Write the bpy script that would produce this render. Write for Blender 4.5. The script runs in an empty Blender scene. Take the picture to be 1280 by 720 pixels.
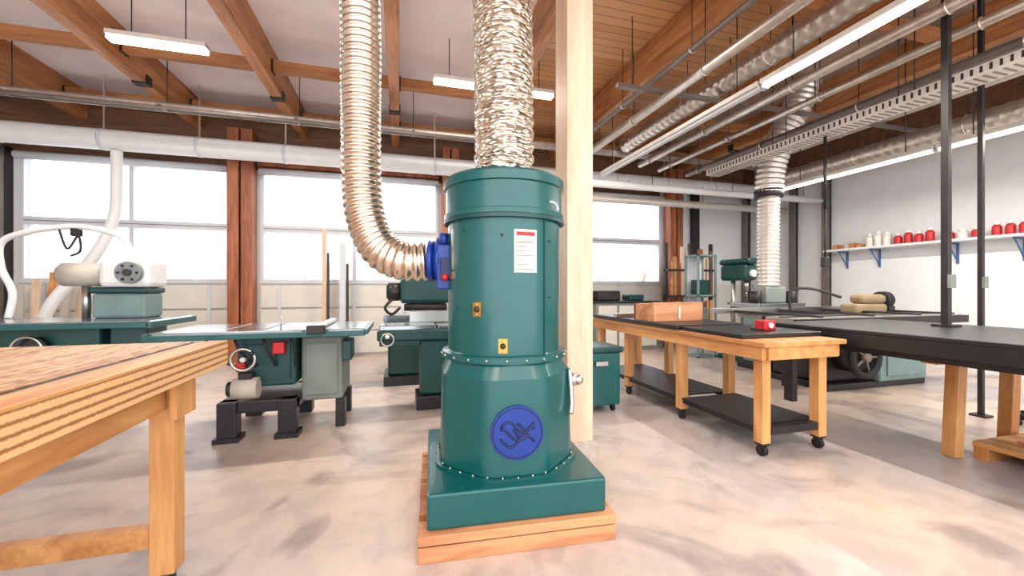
import bpy, bmesh, math, random
from mathutils import Vector, Matrix
random.seed(4)
S=bpy.context.scene
D=math.radians
# ---------------------------------------------------------------- materials
def lin(c):
    return tuple(((x/255)/12.92 if x/255<=.04045 else ((x/255+.055)/1.055)**2.4) for x in c)+(1,)
def new(name):
    m=bpy.data.materials.new(name); m.use_nodes=True
    nt=m.node_tree; return m,nt,nt.nodes['Principled BSDF']
def coords(nt,scale=(1,1,1)):
    t=nt.nodes.new('ShaderNodeTexCoord'); mp=nt.nodes.new('ShaderNodeMapping')
    mp.inputs['Scale'].default_value=scale
    nt.links.new(t.outputs['Object'],mp.inputs['Vector']); return mp.outputs[0]
def mat(name,c,rough=.5,metal=0,var=.12,scale=6,bump=0,bscale=40,stretch=(1,1,1),coat=0):
    m,nt,b=new(name); L=nt.links
    v=coords(nt,stretch)
    n=nt.nodes.new('ShaderNodeTexNoise'); n.inputs['Scale'].default_value=scale; n.inputs['Detail'].default_value=5
    L.new(v,n.inputs['Vector'])
    r=nt.nodes.new('ShaderNodeValToRGB'); c0=lin(c)
    r.color_ramp.elements[0].position=.3; r.color_ramp.elements[1].position=.7
    r.color_ramp.elements[0].color=tuple(x*(1-var) for x in c0[:3])+(1,)
    r.color_ramp.elements[1].color=tuple(min(1,x*(1+var)) for x in c0[:3])+(1,)
    L.new(n.outputs['Fac'],r.inputs[0]); L.new(r.outputs[0],b.inputs['Base Color'])
    b.inputs['Roughness'].default_value=rough; b.inputs['Metallic'].default_value=metal
    b.inputs['Coat Weight'].default_value=coat
    if bump:
        n2=nt.nodes.new('ShaderNodeTexNoise'); n2.inputs['Scale'].default_value=bscale; L.new(v,n2.inputs['Vector'])
        bp=nt.nodes.new('ShaderNodeBump'); bp.inputs['Strength'].default_value=bump; bp.inputs['Distance'].default_value=.01
        L.new(n2.outputs['Fac'],bp.inputs['Height']); L.new(bp.outputs[0],b.inputs['Normal'])
    return m
def wood(name,c1,c2,axis='Y',scale=9,rough=.5):
    m,nt,b=new(name); L=nt.links
    st={'X':(.12,1,1),'Y':(1,.12,1),'Z':(1,1,.12)}[axis]
    v=coords(nt,st)
    n=nt.nodes.new('ShaderNodeTexNoise'); n.inputs['Scale'].default_value=scale; n.inputs['Detail'].default_value=7; n.inputs['Distortion'].default_value=.8
    L.new(v,n.inputs['Vector'])
    n2=nt.nodes.new('ShaderNodeTexNoise'); n2.inputs['Scale'].default_value=scale*6; L.new(v,n2.inputs['Vector'])
    mx=nt.nodes.new('ShaderNodeMath'); mx.operation='MULTIPLY_ADD'; mx.inputs[1].default_value=.35
    L.new(n2.outputs['Fac'],mx.inputs[0]); L.new(n.outputs['Fac'],mx.inputs[2])
    r=nt.nodes.new('ShaderNodeValToRGB'); r.color_ramp.elements[0].position=.5; r.color_ramp.elements[1].position=.85
    r.color_ramp.elements[0].color=lin(c1); r.color_ramp.elements[1].color=lin(c2)
    L.new(mx.outputs[0],r.inputs[0]); L.new(r.outputs[0],b.inputs['Base Color']); b.inputs['Roughness'].default_value=rough
    return m
def emit(name,c,s):
    m,nt,b=new(name); b.inputs['Base Color'].default_value=lin(c)
    b.inputs['Emission Color'].default_value=lin(c); b.inputs['Emission Strength'].default_value=s; return m

def concrete():
    m,nt,b=new('polished_concrete'); L=nt.links; v=coords(nt)
    def N(s,d=6,dist=0):
        n=nt.nodes.new('ShaderNodeTexNoise'); n.inputs['Scale'].default_value=s; n.inputs['Detail'].default_value=d; n.inputs['Distortion'].default_value=dist
        L.new(v,n.inputs['Vector']); return n
    def R(n,p0,c0,p1,c1):
        r=nt.nodes.new('ShaderNodeValToRGB'); e=r.color_ramp.elements; e[0].position=p0; e[0].color=c0; e[1].position=p1; e[1].color=c1
        L.new(n.outputs['Fac'],r.inputs[0]); return r
    def mul(a,c,f):
        mx=nt.nodes.new('ShaderNodeMix'); mx.data_type='RGBA'; mx.blend_type='MULTIPLY'; mx.inputs[0].default_value=f
        L.new(a,mx.inputs[6]); L.new(c,mx.inputs[7]); return mx.outputs[2]
    base=R(N(.45,5,.8),.35,lin((186,176,174)),.65,lin((216,194,174))).outputs[0]
    fine=R(N(5,12,.6),.34,(.80,.80,.82,1),.58,(1,1,1,1)).outputs[0]
    stain=R(N(.9,9,1.6),.36,(.58,.57,.60,1),.46,(1,1,1,1)).outputs[0]
    speck=R(N(60,3),.3,(.9,.9,.9,1),.5,(1,1,1,1)).outputs[0]
    L.new(mul(mul(mul(base,fine,.8),stain,.85),speck,.7),b.inputs['Base Color'])
    g=N(1.3,6); rr=nt.nodes.new('ShaderNodeMapRange'); rr.inputs[3].default_value=.2; rr.inputs[4].default_value=.48
    L.new(g.outputs['Fac'],rr.inputs[0]); L.new(rr.outputs[0],b.inputs['Roughness'])
    return m
def planks(name,c1,c2,w=.13,axis='Y',gap=(120,80,50),gw=.07,grain=False):
    m,nt,b=new(name); L=nt.links; v=coords(nt)
    sx=nt.nodes.new('ShaderNodeSeparateXYZ'); L.new(v,sx.inputs[0])
    dv=nt.nodes.new('ShaderNodeMath'); dv.operation='DIVIDE'; dv.inputs[1].default_value=w; L.new(sx.outputs[axis],dv.inputs[0])
    fl=nt.nodes.new('ShaderNodeMath'); fl.operation='FLOOR'; L.new(dv.outputs[0],fl.inputs[0])
    wn=nt.nodes.new('ShaderNodeTexWhiteNoise'); wn.noise_dimensions='1D'; L.new(fl.outputs[0],wn.inputs['W'])
    fr=nt.nodes.new('ShaderNodeMath'); fr.operation='FRACT'; L.new(dv.outputs[0],fr.inputs[0])
    gt=nt.nodes.new('ShaderNodeMath'); gt.operation='GREATER_THAN'; gt.inputs[1].default_value=gw; L.new(fr.outputs[0],gt.inputs[0])
    val=wn.outputs[0]
    if grain:
        mp=nt.nodes.new('ShaderNodeMapping'); mp.inputs['Scale'].default_value=(22,9,5); L.new(v,mp.inputs['Vector'])
        n=nt.nodes.new('ShaderNodeTexNoise'); n.inputs['Scale'].default_value=2.2; n.inputs['Detail'].default_value=5; L.new(mp.outputs[0],n.inputs['Vector'])
        ml=nt.nodes.new('ShaderNodeMath'); ml.operation='MULTIPLY_ADD'; ml.inputs[1].default_value=2.2; ml.inputs[2].default_value=-.9; L.new(n.outputs['Fac'],ml.inputs[0])
        ad=nt.nodes.new('ShaderNodeMath'); ad.operation='MULTIPLY_ADD'; ad.inputs[1].default_value=.55; L.new(wn.outputs[0],ad.inputs[0]); L.new(ml.outputs[0],ad.inputs[2]); val=ad.outputs[0]
    r=nt.nodes.new('ShaderNodeValToRGB'); r.color_ramp.elements[0].color=lin(c1); r.color_ramp.elements[1].color=lin(c2); L.new(val,r.inputs[0])
    mx=nt.nodes.new('ShaderNodeMix'); mx.data_type='RGBA'; mx.inputs[6].default_value=lin(gap)
    L.new(gt.outputs[0],mx.inputs[0]); L.new(r.outputs[0],mx.inputs[7]); L.new(mx.outputs[2],b.inputs['Base Color']); b.inputs['Roughness'].default_value=.5
    return m
def plyedge():
    m,nt,b=new('plywood_stack'); L=nt.links; v=coords(nt,(1,1,1))
    w=nt.nodes.new('ShaderNodeTexWave'); w.bands_direction='Z'; w.inputs['Scale'].default_value=11; w.inputs['Distortion'].default_value=.9; w.inputs['Detail'].default_value=4; w.inputs['Detail Scale'].default_value=8
    L.new(v,w.inputs['Vector'])
    r=nt.nodes.new('ShaderNodeValToRGB'); e=r.color_ramp.elements
    e[0].position=.05; e[0].color=lin((150,96,54)); e[1].position=.45; e[1].color=lin((222,178,126))
    L.new(w.outputs['Fac'],r.inputs[0]); L.new(r.outputs[0],b.inputs['Base Color']); b.inputs['Roughness'].default_value=.6
    return m
def foil():
    m,nt,b=new('crinkled_foil'); L=nt.links; v=coords(nt,(1,1,2.2))
    vo=nt.nodes.new('ShaderNodeTexVoronoi'); vo.inputs['Scale'].default_value=22; L.new(v,vo.inputs['Vector'])
    bp=nt.nodes.new('ShaderNodeBump'); bp.inputs['Strength'].default_value=.75; bp.inputs['Distance'].default_value=.03
    L.new(vo.outputs['Distance'],bp.inputs['Height']); L.new(bp.outputs[0],b.inputs['Normal'])
    b.inputs['Base Color'].default_value=lin((216,206,192)); b.inputs['Metallic'].default_value=.95; b.inputs['Roughness'].default_value=.27
    return m
M=dict(
 conc=concrete(), wall=mat('painted_wall',(224,223,220),.7,var=.03), wallr=mat('grey_wall_panel',(222,224,226),.6,var=.03),
 low=mat('door_panel',(216,212,202),.6,var=.04), brown=wood('frieze_wood',(88,60,42),(124,86,60),'X'),
 ceil=mat('ceiling_membrane',(238,228,228),.75,var=.08,scale=2,bump=.5,bscale=5),
 deck=planks('cedar_deck',(190,138,92),(216,166,116)), deckd=mat('dark_ceiling',(150,128,114),.8,var=.2),
 beam=wood('glulam',(144,88,50),(198,138,86),'Y',7), purl=wood('purlin_wood',(142,88,50),(184,126,78),'X'),
 cedar=wood('cedar_post',(130,70,42),(178,108,68),'Z'), pine=wood('pine_post',(200,164,134),(226,200,174),'Z',5),
 oak=wood('bench_wood',(176,116,62),(214,158,98),'Z',8), oakx=wood('bench_rail_wood',(176,116,62),(214,158,98),'Y',8),
 pal=wood('pallet_wood',(160,98,62),(210,150,106),'X',8),
 ply=plyedge(), lam=planks('laminated_strip_top',(150,100,62),(228,188,142),.045,'X',(120,76,44),.08,True), foil=foil(),
 teal=mat('teal_enamel',(0,80,80),.3,var=.05,coat=.2), teald=mat('dark_teal_enamel',(0,58,60),.38,var=.08),
 tealp=mat('pale_teal_paint',(116,140,138),.5,var=.1), green=mat('machine_green',(10,64,60),.4,var=.15),
 steel=mat('brushed_steel',(190,188,184),.3,1,var=.1), galv=mat('galvanised_duct',(206,198,188),.34,.85,var=.15,scale=12),
 flex=mat('aluminium_flex',(222,206,188),.24,.97,var=.12), flexw=mat('pale_aluminium_flex',(222,216,208),.3,.6,var=.1), tray=mat('tray_steel',(214,208,200),.45,.3,var=.08),
 dark=mat('dark_steel',(58,54,54),.45,.6,var=.15), pipe=mat('pipe_grey',(124,114,108),.45,.4,var=.15),
 black=mat('black_top',(28,28,31),.38,var=.2), rub=mat('rubber',(26,26,28),.7),
 white=mat('white_enamel',(224,224,224),.45,var=.03), cast=mat('ground_cast_iron',(158,166,172),.16,.8,var=.1),
 grey=mat('grey_paint',(124,132,126),.5), beige=mat('beige_plastic',(186,178,166),.55), red=mat('red_paint',(186,22,30),.4),
 blue=mat('blue_paint',(10,50,134),.4), blued=mat('blue_line',(5,26,76),.5), brass=mat('brass',(196,140,70),.3,1), cream=mat('label_paper',(222,214,198),.6),
 frame=mat('window_frame',(204,207,212),.5,var=.03), tan=mat('tan_canvas',(140,120,90),.8), bluel=mat('bracket_blue',(60,98,146),.5),
 tube=emit('tube_glow',(255,246,234),9), shrub=mat('bare_shrub',(216,198,190),.9,var=.15),
 snow=mat('pale_yard',(236,236,240),.9,var=.03), jar=mat('white_bottle',(226,220,210),.4))
def glassmat():
    m,nt,b=new('window_glass'); 
    for n in list(nt.nodes):
        if n.type!='OUTPUT_MATERIAL': nt.nodes.remove(n)
    out=[n for n in nt.nodes if n.type=='OUTPUT_MATERIAL'][0]
    t=nt.nodes.new('ShaderNodeBsdfTransparent'); g=nt.nodes.new('ShaderNodeBsdfGlossy'); g.inputs['Roughness'].default_value=.03
    mx=nt.nodes.new('ShaderNodeMixShader'); mx.inputs[0].default_value=.06
    nt.links.new(t.outputs[0],mx.inputs[1]); nt.links.new(g.outputs[0],mx.inputs[2]); nt.links.new(mx.outputs[0],out.inputs[0]); return m
M['glass']=glassmat()
# ---------------------------------------------------------------- mesh builder
class B:
    def __init__(s,name,loc=(0,0,0),rz=0):
        s.name=name; s.loc=Vector(loc); s.rz=rz; s.v=[]; s.f=[]; s.mi=[]; s.sm=[]; s.mats=[]
    def _m(s,m):
        if m not in s.mats: s.mats.append(m)
        return s.mats.index(m)
    def add(s,vs,fs,m,smooth=False,mx=None):
        o=len(s.v); i=s._m(m)
        for v in vs: s.v.append(tuple((mx@Vector(v)) if mx else v))
        for k,f in enumerate(fs):
            s.f.append(tuple(o+a for a in f)); s.mi.append(i); s.sm.append(smooth if isinstance(smooth,bool) else smooth[k])
    def box(s,x0,x1,y0,y1,z0,z1,m,bev=0,mx=None):
        if bev:
            bm=bmesh.new(); bmesh.ops.create_cube(bm,size=1)
            for v in bm.verts: v.co=Vector(((x0+x1)/2+v.co.x*(x1-x0),(y0+y1)/2+v.co.y*(y1-y0),(z0+z1)/2+v.co.z*(z1-z0)))
            bmesh.ops.bevel(bm,geom=bm.edges[:]+bm.verts[:],offset=bev,segments=2,affect='EDGES',profile=.5)
            bm.verts.index_update()
            s.add([v.co.copy() for v in bm.verts],[[v.index for v in f.verts] for f in bm.faces],m,False,mx); bm.free(); return s
        vs=[(x,y,z) for x in(x0,x1) for y in(y0,y1) for z in(z0,z1)]
        s.add(vs,[(0,1,3,2),(4,6,7,5),(0,4,5,1),(2,3,7,6),(0,2,6,4),(1,5,7,3)],m,False,mx); return s
    def tube(s,pts,r,m,seg=20,smooth=True,caps=True,sub=0,rib=0,pitch=.04):
        P=[Vector(p) for p in pts]
        rs=list(r) if isinstance(r,(list,tuple)) else [r]*len(P)
        if sub:
            Q=[];R=[]
            for i in range(len(P)-1):
                p0=P[max(i-1,0)];p1=P[i];p2=P[i+1];p3=P[min(i+2,len(P)-1)]
                for j in range(sub):
                    t=j/sub
                    Q.append(.5*((2*p1)+(p2-p0)*t+(2*p0-5*p1+4*p2-p3)*t*t+(3*p1-p0-3*p2+p3)*t**3)); R.append(rs[i]+(rs[i+1]-rs[i])*t)
            Q.append(P[-1]);R.append(rs[-1]); P=Q; rs=R
        if rib:
            Ls=[0]
            for i in range(1,len(P)): Ls.append(Ls[-1]+(P[i]-P[i-1]).length)
            n=max(4,int(Ls[-1]/(pitch/4))); Q=[];R=[]; j=0
            for i in range(n+1):
                t=Ls[-1]*i/n
                while j<len(P)-2 and Ls[j+1]<t: j+=1
                u=(t-Ls[j])/max(1e-6,Ls[j+1]-Ls[j]); Q.append(P[j].lerp(P[j+1],u))
                R.append(rs[j]+(0,rib,rib*1.2,rib*.3)[i%4]-rib/2)
            P=Q; rs=R
        t=(P[1]-P[0]).normalized(); a=t.orthogonal().normalized(); vs=[];fs=[]
        for i,p in enumerate(P):
            if i<len(P)-1: t2=(P[i+1]-P[i])
            else: t2=(P[i]-P[i-1])
            if 0<i<len(P)-1: t2=(P[i+1]-P[i-1])
            t2.normalize(); a=(a-t2*a.dot(t2)).normalized(); b=t2.cross(a)
            for k in range(seg):
                an=2*math.pi*k/seg; vs.append(p+(a*math.cos(an)+b*math.sin(an))*rs[i])
        for i in range(len(P)-1):
            for k in range(seg):
                k2=(k+1)%seg; fs.append((i*seg+k,i*seg+k2,(i+1)*seg+k2,(i+1)*seg+k))
        sm=[smooth]*len(fs)
        if caps:
            fs.append(tuple(reversed(range(seg)))); fs.append(tuple((len(P)-1)*seg+k for k in range(seg))); sm+=[False,False]
        s.add(vs,fs,m,sm); return s
    def cyl(s,p0,p1,r,m,r2=None,seg=20): return s.tube([p0,p1],[r,r if r2 is None else r2],m,seg)
    def lathe(s,prof,m,c=(0,0),seg=48,smooth=True):
        for i in range(len(prof)-1):
            (r0,z0),(r1,z1)=prof[i],prof[i+1]; vs=[];fs=[]
            for r,z in((r0,z0),(r1,z1)):
                for k in range(seg):
                    a=2*math.pi*k/seg; vs.append((c[0]+r*math.cos(a),c[1]+r*math.sin(a),z))
            for k in range(seg):
                k2=(k+1)%seg; fs.append((k,k2,seg+k2,seg+k))
            s.add(vs,fs,m,smooth)
        return s
    def sph(s,c,r,m,sz=None):
        bm=bmesh.new(); bmesh.ops.create_uvsphere(bm,u_segments=14,v_segments=9,radius=1); bm.verts.index_update()
        R=sz or (r,r,r)
        s.add([(c[0]+v.co.x*R[0],c[1]+v.co.y*R[1],c[2]+v.co.z*R[2]) for v in bm.verts],[[v.index for v in f.verts] for f in bm.faces],m,True); bm.free(); return s
    def patch(s,r,a0,a1,z0,z1,m,n=8,th=.003):
        vs=[];fs=[]
        for i in range(n+1):
            a=a0+(a1-a0)*i/n
            for z in(z0,z1):
                vs.append((r*math.cos(a),r*math.sin(a),z)); vs.append(((r+th)*math.cos(a),(r+th)*math.sin(a),z))
        for i in range(n):
            b=i*4; fs+= [(b+1,b+5,b+7,b+3),(b,b+1,b+5,b+4),(b+2,b+6,b+7,b+3)]
        fs+=[(0,1,3,2),(n*4,n*4+2,n*4+3,n*4+1)]
        s.add(vs,fs,m); return s
    def done(s):
        me=bpy.data.meshes.new(s.name); me.from_pydata(s.v,[],s.f)
        for m in s.mats: me.materials.append(M[m])
        me.polygons.foreach_set('material_index',s.mi); me.polygons.foreach_set('use_smooth',s.sm)
        bm=bmesh.new(); bm.from_mesh(me); bmesh.ops.recalc_face_normals(bm,faces=bm.faces); bm.to_mesh(me); bm.free()
        o=bpy.data.objects.new(s.name,me); o.location=s.loc; o.rotation_euler=(0,0,s.rz); S.collection.objects.link(o); return o
def ring(b,m,x,y,z,R,r,axis='Y',seg=24):
    pts=[]
    for i in range(seg+1):
        a=2*math.pi*i/seg
        pts.append((x+R*math.cos(a),y,z+R*math.sin(a)) if axis=='Y' else ((x+R*math.cos(a),y+R*math.sin(a),z) if axis=='Z' else (x,y+R*math.cos(a),z+R*math.sin(a))))
    b.tube(pts,r,m,8,caps=False)

# ---------------------------------------------------------------- room shell
XL,XR,YB,YF,ZC=-7.0,8.2,8.0,-3.5,4.4
b=B('floor'); b.box(XL-.2,XR+.2,YF,YB+.25,-.1,0,'conc'); b.done()
b=B('ceiling'); b.box(XL-.2,1.5,YF,YB+.25,ZC,ZC+.1,'ceil'); b.box(1.5,4.7,YF,YB+.25,ZC,ZC+.1,'deck'); b.box(4.7,XR+.2,YF,YB+.25,ZC,ZC+.1,'deckd'); b.done()
doors=[(-5.63,-2.83),(-2.36,.72),(1.16,3.2),(3.6,5.8)]
b=B('wall_back')
b.box(XL,XR,YB,YB+.2,0,1.33,'low'); b.box(XL,XR,YB,YB+.2,3.32,ZC,'brown')
xs=[XL]+[v for d in doors for v in d]+[XR]
for i in range(0,len(xs),2): b.box(xs[i],xs[i+1],YB,YB+.2,1.33,3.32,'wall')
b.box(5.8,XR,YB-.012,YB,1.33,3.72,'wallr')
b.done()
b=B('wall_left'); b.box(XL-.2,XL,YF,YB+.2,0,ZC,'wall'); b.done()
b=B('wall_right'); b.box(XR,XR+.2,YF,YB+.2,0,3.75,'wallr'); b.box(XR,XR+.2,YF,YB+.2,3.75,ZC,'brown'); b.done()
for i,(x0,x1) in enumerate(doors):
    b=B('window_%d'%(i+1)); y0,y1=YB-.04,YB+.1
    f=.05
    b.box(x0,x1,y0,y1,3.27,3.32,'frame'); b.box(x0,x1,y0,y1,1.33,1.40,'frame'); b.box(x0,x0+f,y0,y1,1.4,3.27,'frame'); b.box(x1-f,x1,y0,y1,1.4,3.27,'frame')
    xm=(x0+x1)/2 if i<3 else 3.98
    b.box(xm-.03,xm+.03,y0+.01,y1-.01,1.4,3.27,'frame'); b.box(x0+f,x1-f,y0,y1,2.24,2.36,'frame')
    b.box(x0+f,x1-f,y0-.01,y0,2.295,2.305,'pipe')
    b.box(x0+f,x1-f,YB+.04,YB+.05,1.4,3.27,'glass')
    b.cyl((x0,YB-.12,3.28),(x1,YB-.12,3.28),.06,'frame'); b.done()
    b=B('trim_%d'%(i+1))
    for z0,z1 in((.04,.44),(.47,.87),(.9,1.30)): b.box(x0,x1,YB-.05,YB,z0,z1,'low',.01)
    for x in (x0+.3,(x0+x1)/2,x1-.3): b.box(x-.03,x+.03,YB-.065,YB-.05,.04,1.3,'frame')
    b.done()
for x0,x1 in((-2.78,-2.41),(.78,1.1),(5.86,6.2),(3.24,3.56)):
    b=B('cedar_column'); xm=(x0+x1)/2
    b.box(x0,xm-.015,YB-.3,YB-.07,0,3.94,'cedar',.008); b.box(xm+.015,x1,YB-.3,YB-.07,0,3.94,'cedar',.008)
    b.box(x0+.01,x1-.01,YB-.26,YB-.1,.3,.5,'dark'); b.done()
b=B('cedar_header'); b.box(-2.36,.72,YB-.2,YB-.001,3.36,3.48,'cedar'); b.done()
b=B('steel_track'); x=-5.78; b.box(x-.05,x+.05,YB-.14,YB-.001,0,3.4,'dark'); b.box(x+.01,x+.04,YB-.2,YB-.14,0,3.4,'pipe'); b.done()
for i in range(9):
    x=-4.88-1.6+1.6*i
    b=B('ceiling_beam'); b.box(x-.07,x+.07,YF,YB,3.95,ZC,'beam',.006)
    for k in range(1,4): b.box(x-.0705,x+.0705,YF,YB,3.95+.11*k,3.953+.11*k,'brown')
    b.box(x-.085,x+.085,6.34,6.46,3.93,4.05,'dark')
    b.done()
for y,z in ((5.9,4.08),(7.55,4.1),(3.2,4.15)):
    for i in range(8):
        x=-4.88-1.6+1.6*i
        b=B('ceiling_purlin'); b.box(x+.071,x+1.529,y-.05,y+.05,z,z+.14,'purl',.004)
        b.box(x+.071,x+.09,y-.07,y+.07,z-.01,z+.15,'dark'); b.done()
# --------------------------------------------------------------- overhead services
def hangers(b,pts,ztop=ZC,m='dark'):
    for x,y,z in pts: b.cyl((x,y,z),(x,y,ztop),.006,m,seg=8)
XE=XR-.16
b=B('supply_duct'); b.tube([(XL,7.3,3.44),(XE,7.3,3.44)],.15,'white',24,caps=False)
for i in range(13):
    x=-6.6+1.2*i; b.tube([(x-.02,7.3,3.44),(x+.02,7.3,3.44)],.158,'frame',24); b.box(x-.012,x+.012,7.29,7.31,3.59,ZC,'galv')
b.done()
b=B('strut_rail'); b.box(XL,XE,6.36,6.44,3.7,3.72,'pipe'); b.box(XL,XE,6.36,6.37,3.62,3.7,'galv'); b.box(XL,XE,6.43,6.44,3.62,3.7,'galv')
hangers(b,[(-6.2+1.6*i,6.4,3.72) for i in range(9)]); b.cyl((XL,6.2,3.58),(1.6,6.2,3.58),.025,'pipe'); 
for i in range(5): b.box(-6.2+1.6*i-.02,-6.2+1.6*i+.02,6.17,6.4,3.6,3.63,'pipe')
b.done()
for y in (1.8,4.1):
    b=B('strut_rail'); b.box(2.4,XE,y-.03,y+.03,3.56,3.6,'pipe'); hangers(b,[(2.6+1.4*i,y,3.6) for i in range(4)]); b.done()
def pipe(name,x,z,r,m,y0,y1,step=1.3,seg=20,rib=0):
    b=B(name); b.tube([(x,y0,z),(x,y1,z)],r,m,seg,rib=rib,pitch=.12)
    y=y0+.5
    while y<y1:
        ring(b,'galv',x,y,z,r+.006,.008,'Y',16); b.cyl((x,y,z+r),(x,y,ZC),.005,'dark',seg=8); y+=step
    b.done()
pipe('conduit_pipe',3.0,3.48,.055,'galv',-1,6.3)
pipe('conduit_pipe',2.84,3.66,.03,'pipe',-1,6.3)
pipe('spiral_duct',3.85,3.78,.12,'galv',-1,6.3,rib=.01)
pipe('conduit_pipe',4.15,3.46,.05,'galv',-1,6.3)
pipe('conduit_pipe',4.55,3.40,.04,'galv',-1,6.3)
pipe('sprinkler_pipe',5.15,3.36,.05,'pipe',-1,6.3)
pipe('spiral_duct',7.1,3.36,.13,'galv',-1,6.3,rib=.01)
pipe('conduit_pipe',6.7,3.68,.05,'tray',-1,6.3)
for z,y,r,m in((2.98,6.0,.06,'white'),(2.92,6.75,.07,'tray')):
    b=B('cross_pipe'); b.cyl((2.1,y,z),(XE,y,z),r,m); hangers(b,[(2.5+1.7*i,y,z) for i in range(4)],ztop=3.3); b.done()
def strip(x,z,y0,y1,on):
    b=B('fluorescent_light'); b.box(x-.06,x+.06,y0,y1,z,z+.05,'tray',.008)
    b.box(x-.028,x+.028,y0+.02,y1-.02,z-.028,z-.001,'tube' if on else 'frame')
    b.box(x-.04,x+.04,y0,y0+.02,z-.035,z,'frame'); b.box(x-.04,x+.04,y1-.02,y1,z-.035,z,'frame')
    hangers(b,[(x,y0+.3,z+.05),(x,y1-.3,z+.05)]); b.done()
strip(3.37,3.2,.9,3.05,True); strip(3.37,3.2,-1.6,.88,True)
strip(3.37,3.2,3.07,6.2,False)
strip(6.14,2.9,1.2,3.2,True); strip(6.14,2.9,3.22,5.2,True)
def stripx(x0,x1,y,z):
    b=B('fluorescent_light'); b.box(x0,x1,y-.06,y+.06,z,z+.05,'tray',.006); b.box(x0+.01,x1-.01,y-.05,y+.05,z-.04,z-.001,'tube')
    hangers(b,[(x0+.2,y,z+.05),(x1-.2,y,z+.05)]); b.done()
stripx(-2.85,-1.98,5.0,3.8); stripx(.4,2.0,5.08,3.86); stripx(-3.4,-2.0,.2,3.8); stripx(-.9,.6,-.6,3.8); stripx(.2,1.7,-2.4,3.8)  # last three: unseen strips added behind the camera to brighten the room
b=B('cable_tray'); x=4.9;z=3.1
b.box(x-.12,x+.12,-1,5.4,z-.03,z-.02,'tray'); b.box(x-.12,x-.11,-1,5.4,z-.02,z+.06,'tray'); b.box(x+.11,x+.12,-1,5.4,z-.02,z+.06,'tray')
for i in range(106):
    y=-.98+.06*i; b.box(x-.124,x-.12,y,y+.018,z-.01,z+.045,'dark'); b.box(x-.09,x+.09,y,y+.018,z-.034,z-.03,'pipe')
hangers(b,[(x-.115,0+1.4*i,z+.05) for i in range(4)]+[(x+.115,0+1.4*i,z+.05) for i in range(4)]); b.done()
b=B('extraction_duct')
b.tube([(5.55,4.95,1.275),(5.55,4.95,2.0),(5.56,4.95,2.75)],.15,'flexw',22,sub=6,rib=.016,pitch=.06)
b.tube([(5.56,4.95,2.72),(5.58,4.92,3.1),(5.68,4.82,3.6),(5.8,4.7,3.95),(5.9,4.6,4.4)],.19,'flexw',24,sub=8,rib=.016,pitch=.08)
b.cyl((5.56,4.95,2.66),(5.56,4.95,2.78),.2,'dark'); b.done()
# --------------------------------------------------------------- pine post
b=B('timber_post'); b.box(1.13,1.33,2.6,2.82,0,ZC,'pine',.006); b.box(1.115,1.345,2.585,2.599,0,.16,'galv'); b.cyl((1.2,2.575,.08),(1.2,2.6,.08),.012,'dark'); b.done()
# --------------------------------------------------------------- dust collector
CX,CY=.59,2.28; RZ=D(-4.3)
p=B('wooden_pallet',(CX,CY,0),RZ)
for x in (-.48,-.04,.39): p.box(x,x+.09,-.41,.46,0,.085,'pal',.004)
p.box(-.48,.48,-.47,-.411,0,.075,'pal',.004)
for y in (-.48,-.28,-.09,.10,.29,.40): p.box(-.48,.48,y,y+.13 if y<.3 else y+.08,.0855,.13,'pal',.004)
p.done()
c=B('dust_collector',(CX,CY,0),RZ)
c.box(-.44,.44,-.445,.44,.131,.30,'teal',.012)
def octloft(z0,a0,z1,a1,round1=False,n=96,m='teal',sm=True):
    vs=[];fs=[]
    for z,a,rd in((z0,a0,False),(z1,a1,round1)):
        for k in range(n):
            t=2*math.pi*k/n
            if rd: r=a
            else:
                u=(t+math.pi/8)%(math.pi/4)-math.pi/8; r=min(a/math.cos(u),a*1.05)
            vs.append((r*math.cos(t),r*math.sin(t),z))
    for k in range(n): fs.append((k,(k+1)%n,n+(k+1)%n,n+k))
    c.add(vs,fs,m,sm)
octloft(.30,.395,.312,.395); octloft(.312,.395,.313,.375); octloft(.313,.370,.79,.358); octloft(.79,.358,.862,.335,True)
c.lathe([(.335,.862),(.358,.866),(.358,.898),(.328,.902),(.325,.905),(.325,1.63),(.345,1.635),(.348,1.66),(.338,1.665),(.338,1.80),(.35,1.805),(.35,1.85),(.335,1.865),(.20,1.872),(.2,1.9),(0,1.9)],'teal',seg=64)
c.lathe([(.331,1.612),(.349,1.612),(.349,1.632),(.331,1.634)],'teald',seg=64)
c.lathe([(.202,1.87),(.215,1.875),(.215,1.9),(.19,1.905)],'dark',seg=40)
for k in range(22):
    a=2*math.pi*k/22; c.sph((.36*math.cos(a),.36*math.sin(a),.883),.007,'steel')
for k in range(32):
    a=2*math.pi*k/32; c.sph((.39*math.cos(a),.39*math.sin(a),.314),.006,'steel')
F0=D(-100.2)
def pos(a,z,r=.325): t=F0+D(a); return Vector((r*math.cos(t),r*math.sin(t),z))
c.patch(.3255,F0+D(9),F0+D(31),1.33,1.55,'cream'); c.patch(.3287,F0+D(11),F0+D(29),1.518,1.538,'red',th=.001)
for i in range(7): c.patch(.3287,F0+D(11),F0+D(28-(i%3)*4),1.345+i*.023,1.349+i*.023,'red' if i>4 else 'pipe',th=.001)
c.patch(.3255,F0+D(-62),F0+D(-57),1.35,1.57,'steel'); c.patch(.3255,F0+D(-64),F0+D(-55),1.3,1.34,'steel')
for a,z in((-25,1.14),(-1,.955)):
    c.patch(.3255,F0+D(a-4),F0+D(a+4),z-.037,z+.037,'brass',th=.006); q=pos(a,z,.335); c.sph(q,.015,'dark'); c.sph(pos(a,z+.025,.333),.006,'steel'); c.sph(pos(a,z-.025,.333),.006,'steel')
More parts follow.
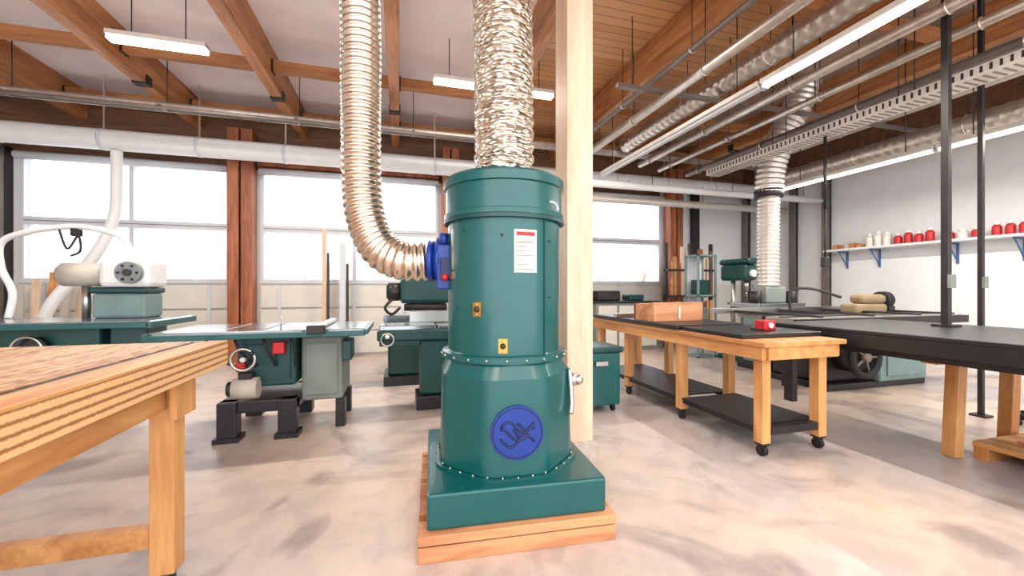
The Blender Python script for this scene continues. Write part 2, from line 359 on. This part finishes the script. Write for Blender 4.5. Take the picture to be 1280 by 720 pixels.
for a,z in((-2,1.52),(-50,1.15),(-40,1.55),(48,1.5),(48,1.2)): c.sph(pos(a,z,.326),.007,'dark')
c.patch(.3255,F0+D(40),F0+D(41.5),.905,1.61,'teald',th=.004)
q=pos(78,.73,.37); c.cyl(q,pos(78,.73,.42),.035,'steel'); c.sph(pos(78,.73,.43),.03,'steel'); c.tube([pos(72,.80,.385),pos(70,.62,.40),pos(66,.56,.40)],.014,'steel',10,sub=5)
zc=.53; yb=-.3695
c.tube([(0,yb+.014,zc),(0,yb-.008,zc)],.135,'blue',48)
for k in range(3):
    pts=[]
    for i in range(13):
        t=i/12; pts.append((-.085+.17*t, yb-.011, zc+.03-k*.035+.028*math.sin(t*7+k*1.3)))
    c.tube(pts,.006,'blued',8)
ring(c,'blued',0,yb-.009,zc,.125,.003)
c.tube([(-.02,yb-.011,zc+.02),(.02,yb-.011,zc-.03),(.05,yb-.011,zc+.0),(.0,yb-.011,zc+.05)],.007,'blued',8,sub=5)
c.cyl((-.25,.1,1.41),(-.40,.13,1.41),.115,'blue'); c.cyl((-.35,.12,1.41),(-.375,.125,1.41),.145,'blue',seg=28); c.cyl((-.40,.13,1.41),(-.43,.135,1.41),.125,'blue',seg=28)
c.box(-.39,-.31,-.02,.09,1.24,1.50,'blue',.012); c.box(-.37,-.31,-.05,-.02,1.3,1.42,'blued',.006); c.sph((-.345,-.055,1.31),.02,'red'); c.cyl((-.35,.0,1.5),(-.35,.0,1.56),.025,'blue')
c.done()
b=B('flexible_duct'); b.tube([(CX,CY,1.905),(CX,CY,2.2),(CX-.01,CY,3.0),(CX-.03,CY,3.8),(CX-.04,CY,ZC)],.168,'foil',36,sub=8,rib=.012,pitch=.07); b.done()
b=B('flexible_duct')
b.tube([(.155,2.44,1.41),(.02,2.46,1.41),(-.11,2.52,1.48),(-.19,2.57,1.64),(-.225,2.60,1.88),(-.23,2.61,2.4),(-.235,2.61,3.0),(-.27,2.62,3.6),(-.31,2.62,4.05),(-.31,2.62,ZC)],.108,'flex',28,sub=8,rib=.016,pitch=.042)
b.cyl((-.29,2.62,3.78),(-.31,2.62,3.84),.122,'galv'); b.done()
# --------------------------------------------------------------- near left workbench
w=B('plywood_workbench')
w.box(-2.8,-.85,.3,2.37,.862,.972,'ply',.003); w.box(-2.8,-1.0,.3,2.37,.972,.98,'lam'); w.box(-.965,-.85,.3,2.37,.972,.98,'oakx'); w.box(-1.0,-.965,.3,2.37,.972,.976,'black')
for x in(-.965,-2.6):
    for y in(.6,2.06):
        w.box(x-.045,x+.045,y-.045,y+.045,.04,.86,'oak',.004); w.cyl((x,y,0),(x,y,.04),.03,'black')
    w.box(x-.02,x+.02,.65,2.01,.74,.86,'oakx')
for y in(.6,2.06):
    w.box(-2.55,-1.01,y-.02,y+.02,.74,.86,'oak'); w.box(-2.55,-1.01,y-.03,y+.03,.15,.235,'oakx',.004)
w.box(-.92,-.895,1.98,2.14,.7,.86,'oak'); 
w.done()
# --------------------------------------------------------------- table saw
t=B('table_saw')
t.box(-1.85,-1.4,3.7,4.5,.865,.9,'cast',.006); t.box(-1.395,-.78,3.68,4.5,.86,.903,'cast',.008); t.box(-.775,-.3,3.7,4.5,.865,.9,'cast',.006)
t.box(-1.86,-.29,3.64,3.7,.84,.885,'teal',.006); t.box(-1.86,-.29,4.5,4.54,.84,.885,'teal')
t.box(-1.88,-1.85,3.66,4.52,.85,.895,'teal'); t.box(-.3,-.27,3.66,4.52,.85,.895,'teal')
t.box(-1.1,-1.08,3.8,4.4,.9,.904,'dark'); t.box(-.7,-.64,3.62,4.55,.905,.935,'white',.006); t.box(-.74,-.60,3.60,3.66,.87,.94,'dark',.01)
t.box(-1.3,-.86,3.8,4.4,.42,.86,'green',.02); t.box(-1.26,-.9,3.78,3.8,.48,.78,'teald')
t.box(-.84,-.5,3.9,4.45,.25,.82,'grey',.02); t.box(-.8,-.54,3.885,3.9,.3,.76,'grey',.004)
t.box(-.5,-.42,3.85,4.1,.6,.78,'green',.01)
t.box(-1.42,-.84,3.75,4.45,.22,.32,'black',.01)
for x in(-1.42,-.98): 
    t.box(x,x+.14,3.72,3.85,.02,.32,'black',.01); t.box(x,x+.14,4.35,4.48,.02,.32,'black',.01); t.box(x-.02,x+.16,3.70,3.87,0,.04,'black')
t.box(-.56,-.48,3.9,4.0,0,.25,'black'); t.box(-.56,-.48,4.35,4.45,0,.25,'black')
t.cyl((-1.2,3.62,.68),(-1.2,3.8,.68),.02,'steel'); ring(t,'steel',-1.2,3.63,.68,.085,.012); t.sph((-1.13,3.6,.73),.02,'black')
t.cyl((-1.3,3.74,.43),(-1.12,3.74,.43),.085,'beige'); t.cyl((-1.31,3.74,.43),(-1.34,3.74,.43),.06,'dark'); t.box(-1.26,-1.16,3.7,3.8,.5,.56,'dark',.01)
t.box(-1.02,-.93,3.72,3.79,.7,.8,'red',.01); t.box(-1.3,-1.22,3.74,3.79,.56,.64,'red',.02); t.cyl((-1.0,3.9,.903),(-1.0,3.91,1.0),.005,'steel')
for i in range(4): t.tube([(-1.5+.2*i,3.75,.86),(-1.45+.2*i,3.7,.75),(-1.3+.15*i,3.76,.6)],.012,'rub',8,sub=5)
t.done()
# --------------------------------------------------------------- shaper with power feeder
t=B('spindle_shaper')
t.box(-4.9,-2.5,5.0,5.9,.86,.91,'cast',.01); t.box(-4.92,-2.48,4.95,5.0,.84,.9,'teal',.01); t.box(-2.5,-2.46,4.95,5.9,.84,.9,'teal')
t.box(-4.4,-3.0,5.15,5.8,.1,.86,'green',.03); t.box(-4.45,-2.95,5.1,5.85,0,.1,'black',.01)
t.box(-4.1,-3.9,5.05,5.15,.6,.78,'red',.02); t.cyl((-3.5,5.08,.65),(-3.5,5.15,.65),.11,'black'); ring(t,'steel',-3.5,5.02,.65,.12,.014); t.cyl((-3.5,5.02,.65),(-3.5,5.1,.65),.02,'steel')
t.box(-2.95,-2.62,5.2,5.6,.62,.86,'teald',.02)
o=.32
t.box(-3.6+o,-3.1+o,5.5,5.85,.91,1.19,'tealp',.03); t.box(-3.62+o,-3.08+o,5.48,5.86,1.19,1.26,'teald',.02)
t.box(-3.5+o,-3.02+o,5.42,5.8,1.26,1.58,'white',.05); t.cyl((-3.2+o,5.36,1.42),(-3.2+o,5.44,1.42),.12,'grey',seg=24); t.cyl((-3.2+o,5.34,1.42),(-3.2+o,5.37,1.42),.04,'dark')
for k in range(6):
    a=k*math.pi/3; t.sph((-3.2+o+.085*math.cos(a),5.36,1.42+.085*math.sin(a)),.016,'blued')
t.cyl((-3.9+o,5.6,1.40),(-3.5+o,5.6,1.40),.13,'beige',seg=28); t.cyl((-3.92+o,5.6,1.40),(-3.9+o,5.6,1.40),.11,'grey',seg=24); t.cyl((-3.7+o,5.6,.91),(-3.7+o,5.6,1.28),.04,'steel')
t.tube([(-4.2,5.8,.91),(-4.2,5.85,1.2),(-4.3,5.85,1.5),(-4.26,5.85,1.8),(-4.1+o,5.85,1.95),(-3.75+o,5.8,1.94),(-3.45+o,5.75,1.83),(-3.32+o,5.7,1.57)],.033,'white',14,sub=8)
t.tube([(-4.1+o,5.84,1.93),(-4.0+o,5.8,1.7),(-3.9+o,5.8,1.85),(-3.88+o,5.8,1.68),(-3.97+o,5.8,1.62)],.012,'rub',8,sub=6)
t.box(-3.98+o,-3.9+o,5.8,5.88,1.85,1.94,'rub',.01)
t.box(-4.85,-4.3,5.62,5.68,.91,1.08,'pine',.004)
t.done()
b=B('duct_drop'); b.tube([(-4.05,7.3,3.285),(-4.05,7.3,2.9),(-4.07,7.28,2.3),(-4.2,7.1,1.7),(-4.5,6.8,1.0),(-4.6,6.7,.3),(-4.6,6.7,0)],[.07]*7,'white',16,sub=8); b.done()
b=B('timber_offcuts')
for i in range(5): 
    mx=Matrix.Translation((-5.3+.13*i,7.5,0))@Matrix.Rotation(D(-8),4,'X')@Matrix.Rotation(D(3*(i-2)),4,'Y'); b.box(-.05,.05,-.015,.015,.02,1.3+.1*(i%3),('beige','pine','oak')[i%3],mx=mx)
b.done()
# --------------------------------------------------------------- jointer
t=B('jointer',(.1,0,0))
t.box(-.3,.26,4.2,4.55,.82,.87,'cast',.008); t.box(.28,.85,4.2,4.55,.82,.86,'cast',.008)
t.box(-.32,.87,4.16,4.59,.72,.82,'green',.015); t.box(-.3,.1,4.22,4.5,.66,.72,'teald',.01)
t.box(.0,.75,4.54,4.58,.87,.99,'steel',.004); t.box(.1,.6,4.22,4.52,.14,.72,'green',.03); t.box(.06,.64,4.18,4.56,0,.14,'black',.01)
t.cyl((-.22,4.12,.77),(-.22,4.17,.77),.02,'steel'); ring(t,'steel',-.22,4.11,.74,.06,.01)
t.done()
t=B('thickness_planer')
t.box(-.2,.7,5.3,5.9,.8,.9,'cast',.01); t.box(-.15,.65,5.35,5.85,.12,.8,'green',.03); t.box(-.2,.7,5.3,5.9,0,.12,'black')
t.box(.0,.65,5.35,5.85,1.05,1.38,'green',.05); t.box(.02,.08,5.38,5.82,.9,1.05,'steel'); t.box(.57,.63,5.38,5.82,.9,1.05,'steel'); t.cyl((.05,5.4,1.0),(.6,5.4,1.0),.05,'dark')
t.cyl((.1,5.5,1.38),(.1,5.5,1.5),.03,'steel'); ring(t,'dark',.1,5.5,1.5,.09,.012,'Z'); t.cyl((-.15,5.5,1.2),(.0,5.5,1.2),.12,'dark',seg=24); t.cyl((-.17,5.5,1.2),(-.15,5.5,1.2),.09,'green'); t.cyl((.3,5.55,1.38),(.3,5.55,1.46),.12,'dark')
t.tube([(-.1,5.3,1.1),(-.18,5.25,1.0),(-.1,5.25,.92),(0,5.28,1.0)],.018,'rub',8,sub=6); t.done()
for x,h,m,wd in((-1.28,2.28,'pine',.07),(-.98,2.05,'frame',.1)):
    b=B('lumber_board'); b.box(x-wd/2,x+wd/2,7.62,7.68,0,h,m,.004); b.box(x+wd/2+.01,x+wd/2+.05,7.62,7.66,0,h*.82,'dark',.003); b.box(x-wd/2-.02,x+wd/2+.06,7.6,7.7,0,.04,'dark'); b.done()
t=B('dust_bin'); t.box(1.7,2.15,3.6,4.0,.07,.6,'teal',.02); t.box(1.68,2.17,3.58,4.02,.6,.66,'teald',.015); t.box(1.86,1.99,3.565,3.58,.48,.52,'steel')
for x in(1.76,2.09):
    for y in(3.66,3.94): t.cyl((x-.015,y,.035),(x+.015,y,.035),.035,'rub'); t.box(x-.01,x+.01,y-.01,y+.01,.035,.08,'dark')
t.done()
# --------------------------------------------------------------- rolling bench on the right
def caster(b,x,y,r=.04):
    b.cyl((x-.016,y,r),(x+.016,y,r),r,'rub'); b.box(x-.025,x-.018,y-.02,y+.02,r,r*2+.01,'dark'); b.box(x+.018,x+.025,y-.02,y+.02,r,r*2+.01,'dark'); b.box(x-.035,x+.035,y-.035,y+.035,r*2+.005,r*2+.02,'dark')
t=B('rolling_workbench')
t.box(2.48,3.27,2.24,4.95,.825,.86,'oakx',.004)
t.box(2.5,2.54,2.28,4.93,.73,.825,'oakx'); t.box(3.21,3.25,2.28,4.93,.73,.825,'oakx'); t.box(2.54,3.21,2.26,2.3,.73,.825,'oakx'); t.box(2.54,3.21,4.9,4.94,.73,.825,'oakx')
for x in(2.6,3.15):
    for y in(2.37,3.25,4.17,4.83):
        t.box(x-.04,x+.04,y-.04,y+.04,.1,.825,'oak',.004); caster(t,x,y)
for x in(2.6,3.15): t.box(x-.02,x+.02,2.42,4.78,.16,.2,'dark')
t.box(2.56,3.19,2.42,3.2,.2,.215,'dark'); t.box(2.56,3.19,3.3,4.78,.2,.215,'dark'); t.box(2.65,3.1,2.33,2.39,.16,.215,'dark')
t.done()
t=B('router_table'); t.box(2.46,3.24,3.15,4.8,.861,.905,'black',.006); t.box(2.5,3.3,2.45,3.13,.861,.895,'black',.006)
t.box(2.5,3.1,3.55,3.62,.905,1.10,'pal',.004); t.box(2.5,2.53,3.62,3.9,.905,1.08,'pal'); t.box(3.07,3.1,3.62,3.9,.905,1.08,'pal'); t.box(2.5,3.1,3.88,3.91,.905,1.08,'oak'); t.box(2.79,2.81,3.535,3.55,.93,1.06,'frame')
t.box(2.45,3.2,4.2,4.26,.905,.95,'steel',.003); t.done()
t=B('power_switch'); t.box(2.9,3.02,2.62,2.72,.896,.98,'red',.01); t.cyl((2.96,2.605,.94),(2.96,2.625,.94),.022,'white'); t.box(2.88,3.04,2.64,2.74,.896,.91,'dark'); t.done()
# --------------------------------------------------------------- black steel table
t=B('steel_assembly_table')
t.box(3.36,4.75,.7,2.98,.90,.93,'black',.006); t.box(3.36,3.42,.7,2.98,.80,.90,'black'); t.box(4.69,4.75,.7,2.98,.80,.90,'black'); t.box(3.42,4.69,2.92,2.98,.80,.90,'black')
t.box(3.42,4.69,.7,.76,.80,.90,'black')
t.box(3.5,3.56,.8,2.9,.74,.80,'dark'); t.box(4.55,4.61,.8,2.9,.74,.80,'dark')
t.box(3.7,4.69,1.93,2.03,.70,.80,'oak')
for x,y in((3.95,1.98),(4.6,1.98),(3.95,.85),(4.6,.85)):
    mx=Matrix.Translation((x,y,0))@Matrix.Rotation(D(4),4,'Y'); t.box(-.05,.05,-.04,.04,.004,.78,'oak',.004,mx)
t.done()
t=B('clamp_rack')
t.box(4.1,4.7,1.55,1.6,.931,.95,'black')
for i in range(9): 
    x=4.14+.065*i; t.cyl((x,1.575,.95),(x,1.575,1.0),.022,'black',seg=12); t.sph((x,1.575,1.0),.026,'black')
t.done()
t=B('timber_skid')
for y in(1.2,1.5,1.84): t.box(4.06,5.2,y,y+.08,0,.09,'oak',.004)
for i in range(8): t.box(4.06+.142*i,4.19+.142*i,1.19,1.925,.0905,.125,'oakx',.003)
t.box(4.3,4.9,1.3,1.8,.1255,.145,'pal',.003)
t.done()
b=B('power_pole'); b.box(4.32,4.37,2.19,2.24,.931,ZC,'dark',.005); b.box(4.28,4.41,2.15,2.28,.931,.95,'dark'); b.box(4.31,4.38,2.17,2.19,1.25,1.36,'grey'); b.done()
b=B('power_pole'); b.box(5.43,5.47,2.5,2.54,0,ZC,'dark',.005); b.box(5.39,5.51,2.46,2.58,0,.02,'dark'); b.box(5.42,5.48,2.48,2.5,1.25,1.36,'grey'); b.done()
b=B('hanging_cord_reel'); b.cyl((4.9,3.6,2.2),(4.9,3.6,3.06),.018,'dark'); b.cyl((4.9,3.6,1.6),(4.9,3.6,2.2),.01,'dark'); b.box(4.86,4.94,3.57,3.63,1.5,1.62,'dark',.01); b.done()
t=B('work_stool'); x,y=5.6,2.12
t.cyl((x,y,.08),(x,y,.6),.025,'rub'); t.lathe([(0,.6),(.17,.6),(.18,.62),(.18,.65),(.16,.67),(0,.675)],'rub',(x,y))
for k in range(5):
    a=k*2*math.pi/5; e=(x+.24*math.cos(a),y+.24*math.sin(a)); t.tube([(x,y,.12),(e[0],e[1],.075)],[.025,.016],'rub',8); t.sph((e[0],e[1],.03),.03,'rub')
t.done()
# --------------------------------------------------------------- panel saw (behind)
t=B('sliding_panel_saw')
t.box(4.1,6.9,3.35,3.7,.86,.92,'steel',.01); t.box(4.6,6.8,3.80,4.6,.85,.9,'cast',.01); t.box(4.1,6.9,3.30,3.35,.82,.91,'dark'); t.box(4.1,6.9,3.70,3.74,.85,.925,'dark'); t.box(4.1,6.9,3.5,3.52,.92,.93,'dark')
for x in (4.5,5.3,6.1,6.7): t.box(x,x+.05,3.36,4.6,.9,.94,'dark',.004)
t.box(5.75,6.6,3.55,4.4,.08,.85,'tealp',.03); t.box(5.0,5.75,3.7,4.4,.08,.85,'dark',.03); t.box(4.95,6.65,3.6,4.45,0,.08,'black',.01); t.box(5.85,6.5,3.53,3.55,.15,.75,'tealp',.005)
t.cyl((5.35,3.5,.42),(5.35,3.7,.42),.2,'dark',seg=28); ring(t,'rub',5.35,3.46,.42,.22,.04,'Y',28); t.cyl((5.35,3.42,.42),(5.35,3.5,.42),.05,'pipe')
for k in range(5):
    a=k*2*math.pi/5; t.cyl((5.35,3.46,.42),(5.35+.2*math.cos(a),3.46,.42+.2*math.sin(a)),.014,'pipe',seg=8)
t.box(4.15,6.7,4.55,4.62,.9,.97,'steel',.005); t.box(4.7,4.8,3.9,4.0,0,.85,'dark'); t.box(4.15,4.22,3.4,3.5,0,.86,'dark')
t.box(6.0,6.6,3.98,4.22,.9,1.03,'tan',.04); t.box(6.15,6.62,4.0,4.2,1.03,1.16,'tan',.05); t.cyl((6.62,4.1,1.08),(6.74,4.1,1.08),.12,'rub',seg=28); t.box(6.62,6.74,3.98,4.22,.9,1.0,'dark',.01)
t.tube([(5.4,4.45,.9),(5.4,4.45,1.2),(5.6,4.3,1.24),(5.9,4.12,1.12)],.02,'dark',10,sub=5)
t.done()
t=B('edge_sander'); t.box(5.2,5.9,4.75,5.2,0,.1,'black',.01); t.box(5.25,5.85,4.8,5.15,.1,.95,'tealp',.03); t.box(5.1,6.0,4.7,5.25,.95,1.02,'cast',.008); t.box(5.35,5.75,4.8,5.1,1.02,1.27,'grey',.03); t.cyl((5.2,4.85,1.02),(5.2,4.85,1.2),.08,'dark'); t.cyl((5.9,4.85,1.02),(5.9,4.85,1.2),.08,'dark'); t.done()
t=B('drill_press'); x,y=5.75,5.75
t.box(x-.25,x+.25,y-.3,y+.2,0,.08,'green',.015); t.cyl((x,y+.08,.08),(x,y+.08,1.75),.04,'steel'); t.box(x-.14,x+.14,y-.3,y+.25,1.38,1.66,'green',.05); t.box(x-.12,x+.12,y-.35,y+.3,1.66,1.76,'teald',.04)
t.cyl((x,y-.2,1.2),(x,y-.2,1.38),.035,'steel'); t.cyl((x,y-.2,1.1),(x,y-.2,1.2),.015,'steel'); t.box(x-.2,x+.2,y-.35,y+.02,.96,1.0,'cast',.01); t.box(x-.05,x+.05,y-.02,y+.1,.9,1.0,'green')
for k in range(3):
    a=k*2*math.pi/3+.4; t.cyl((x+.15,y-.15,1.42),(x+.2,y-.15+.2*math.cos(a),1.42+.2*math.sin(a)),.01,'steel',seg=8); t.sph((x+.2,y-.15+.2*math.cos(a),1.42+.2*math.sin(a)),.022,'rub')
t.cyl((x,y-.36,1.5),(x,y-.3,1.5),.06,'white'); t.done()
t=B('glazed_cabinet'); x0,x1,y0,y1=5.1,5.5,5.95,6.3
for x in(x0,x1-.03):
    for y in(y0,y1-.03): t.box(x,x+.03,y,y+.03,0,1.85,'tealp')
for z in(0,.6,1.1,1.82): t.box(x0,x1,y0,y1,z,z+.03,'tealp')
t.box(x0+.01,x1-.01,y1-.01,y1,.03,1.82,'frame'); t.box(x0+.005,x0+.01,y0+.03,y1-.03,.03,1.82,'glass'); t.box(x0+.08,x1-.08,y0+.08,y1-.06,1.13,1.4,'green',.02); t.box(x0+.08,x1-.1,y0+.08,y1-.06,.63,.9,'grey',.02); t.done()
t=B('lumber_rack'); x0,x1=5.35,6.55
for x in(x0,x1-.06,5.95): t.box(x,x+.06,7.2,7.26,0,2.2,'dark'); 
for z in(.5,1.05,1.6): t.box(x0,x1,7.12,7.26,z,z+.05,'dark')
cols=['pal','oak','cedar','pine','beige','brown']
for i in range(12):
    x=x0+.08+i*.09; 
    t.box(x,x+.06,7.13,7.19,1.1,1.75+.4*random.random(),cols[i%6])
    t.box(x,x+.06,7.13,7.19,.55,.95+.05*random.random(),cols[(i+2)%6])
t.done()
t=B('storage_cabinet'); t.box(3.7,5.1,7.1,7.6,0,.95,'grey',.01); t.box(3.66,5.14,7.06,7.62,.95,.99,'black',.005)
for i in range(3): t.box(3.75+.45*i,4.15+.45*i,7.08,7.1,.08,.9,'low',.004); t.box(4.1+.45*i,4.12+.45*i,7.06,7.08,.45,.6,'dark')
t.box(3.8,4.3,7.2,7.5,.99,1.2,'dark',.03); t.box(4.5,4.85,7.2,7.5,.99,1.12,'green',.03); t.done()
# --------------------------------------------------------------- right wall: pilasters, shelf and contents
for y in (7.85,6.64,5.95):
    b=B('steel_pilaster'); b.box(XR-.09,XR-.001,y-.05,y+.05,0,3.75,'dark'); b.box(XR-.11,XR-.09,y-.07,y+.07,0,3.75,'pipe'); b.done()
b=B('steel_pilaster'); b.box(6.62,6.74,YB-.12,YB-.013,0,3.75,'dark'); b.box(6.58,6.78,YB-.14,YB-.12,0,3.75,'dark'); b.done()
t=B('wall_shelf'); t.box(7.86,8.199,1.4,5.82,1.94,1.975,'white',.004)
for y in(5.6,5.07,4.04,3.36,2.5):
    t.box(7.95,8.19,y-.012,y+.012,1.915,1.94,'bluel'); t.box(8.17,8.199,y-.012,y+.012,1.62,1.94,'bluel'); t.tube([(7.97,y,1.92),(8.18,y,1.66)],.01,'bluel',8)
t.done()
def jar(name,x,y,z,r,h,m,cap):
    b=B(name,(x,y,z)); b.lathe([(0,0),(r,0),(r,h*.72),(r*.6,h*.86),(r*.6,h)],m,seg=20); b.lathe([(r*.65,h*.88),(r*.65,h*1.05),(0,h*1.05)],cap,seg=20); b.done()
zs=1.9755
for i,y in enumerate((4.70,4.56,4.42,4.28)): jar('paint_jar',8.02,y,zs,.055,.17+.04*(i%2),'red','white')
for i,y in enumerate((5.12,4.99,4.86)): jar('glue_bottle',8.02,y,zs,.055,.22+.03*(i%2),'jar','white')
for i,y in enumerate((4.05,3.9,3.75)): jar('paint_can',8.02,y,zs,.06,.14,'red' if i!=1 else 'jar','white')
for i,y in enumerate((3.55,3.42,3.29)): jar('glue_bottle',8.02,y,zs,.05,.18,'red','white')
b=B('wood_blocks')
for i in range(5): b.box(7.95,8.12,5.22+i*.1,5.3+i*.1,zs,zs+.06+.03*(i%3),('pal','oak','beige')[i%3],.003)
b.done()
# --------------------------------------------------------------- outside
b=B('ground_yard'); b.box(-40,40,8.3,60,-.15,-.05,'snow'); b.done()
b=B('bare_hedge')
for i in range(420):
    x=random.uniform(-24,30); y=random.uniform(17,20); h=random.uniform(1.4,3.2)
    b.tube([(x,y,-.1),(x+random.uniform(-.2,.2),y,h*.5),(x+random.uniform(-.6,.6),y,h)],[.05,.04,.01],'shrub',5)
    b.sph((x,y,h*.6),.3,'shrub',(.35,.35,h*.28))
b.done()
# --------------------------------------------------------------- light
wd=bpy.data.worlds.new('overcast_sky'); S.world=wd; wd.use_nodes=True
bg=wd.node_tree.nodes['Background']; bg.inputs[0].default_value=(.94,.97,1,1); bg.inputs[1].default_value=3.8
def area(x,y,z,sx,sy,p,rot=(0,0,0),col=(1,.93,.85)):
    l=bpy.data.lights.new('lamp','AREA'); l.shape='RECTANGLE'; l.size=sx; l.size_y=sy; l.energy=p; l.color=col
    o=bpy.data.objects.new('tube_and_fill_lamp',l); o.location=(x,y,z); o.rotation_euler=rot; S.collection.objects.link(o)
area(3.37,2.0,3.16,.06,2.0,65); area(6.14,3.2,2.86,.06,3.6,120); area(-2.4,5.0,3.75,.8,.1,80); area(1.2,5.08,3.81,1.5,.1,100)
area(-1.2,-1.0,3.7,4,1.0,130); area(3,-1.5,3.7,4,1.0,110)  # added fill lights behind the camera, not room fixtures
cam=bpy.data.cameras.new('camera'); cam.sensor_width=36; cam.lens=14.0625; cam.clip_start=.05
co=bpy.data.objects.new('camera',cam); co.location=(0,0,1.25); co.rotation_euler=(D(90),0,-math.atan(.28)); S.collection.objects.link(co); S.camera=co
S.view_settings.view_transform='Standard'
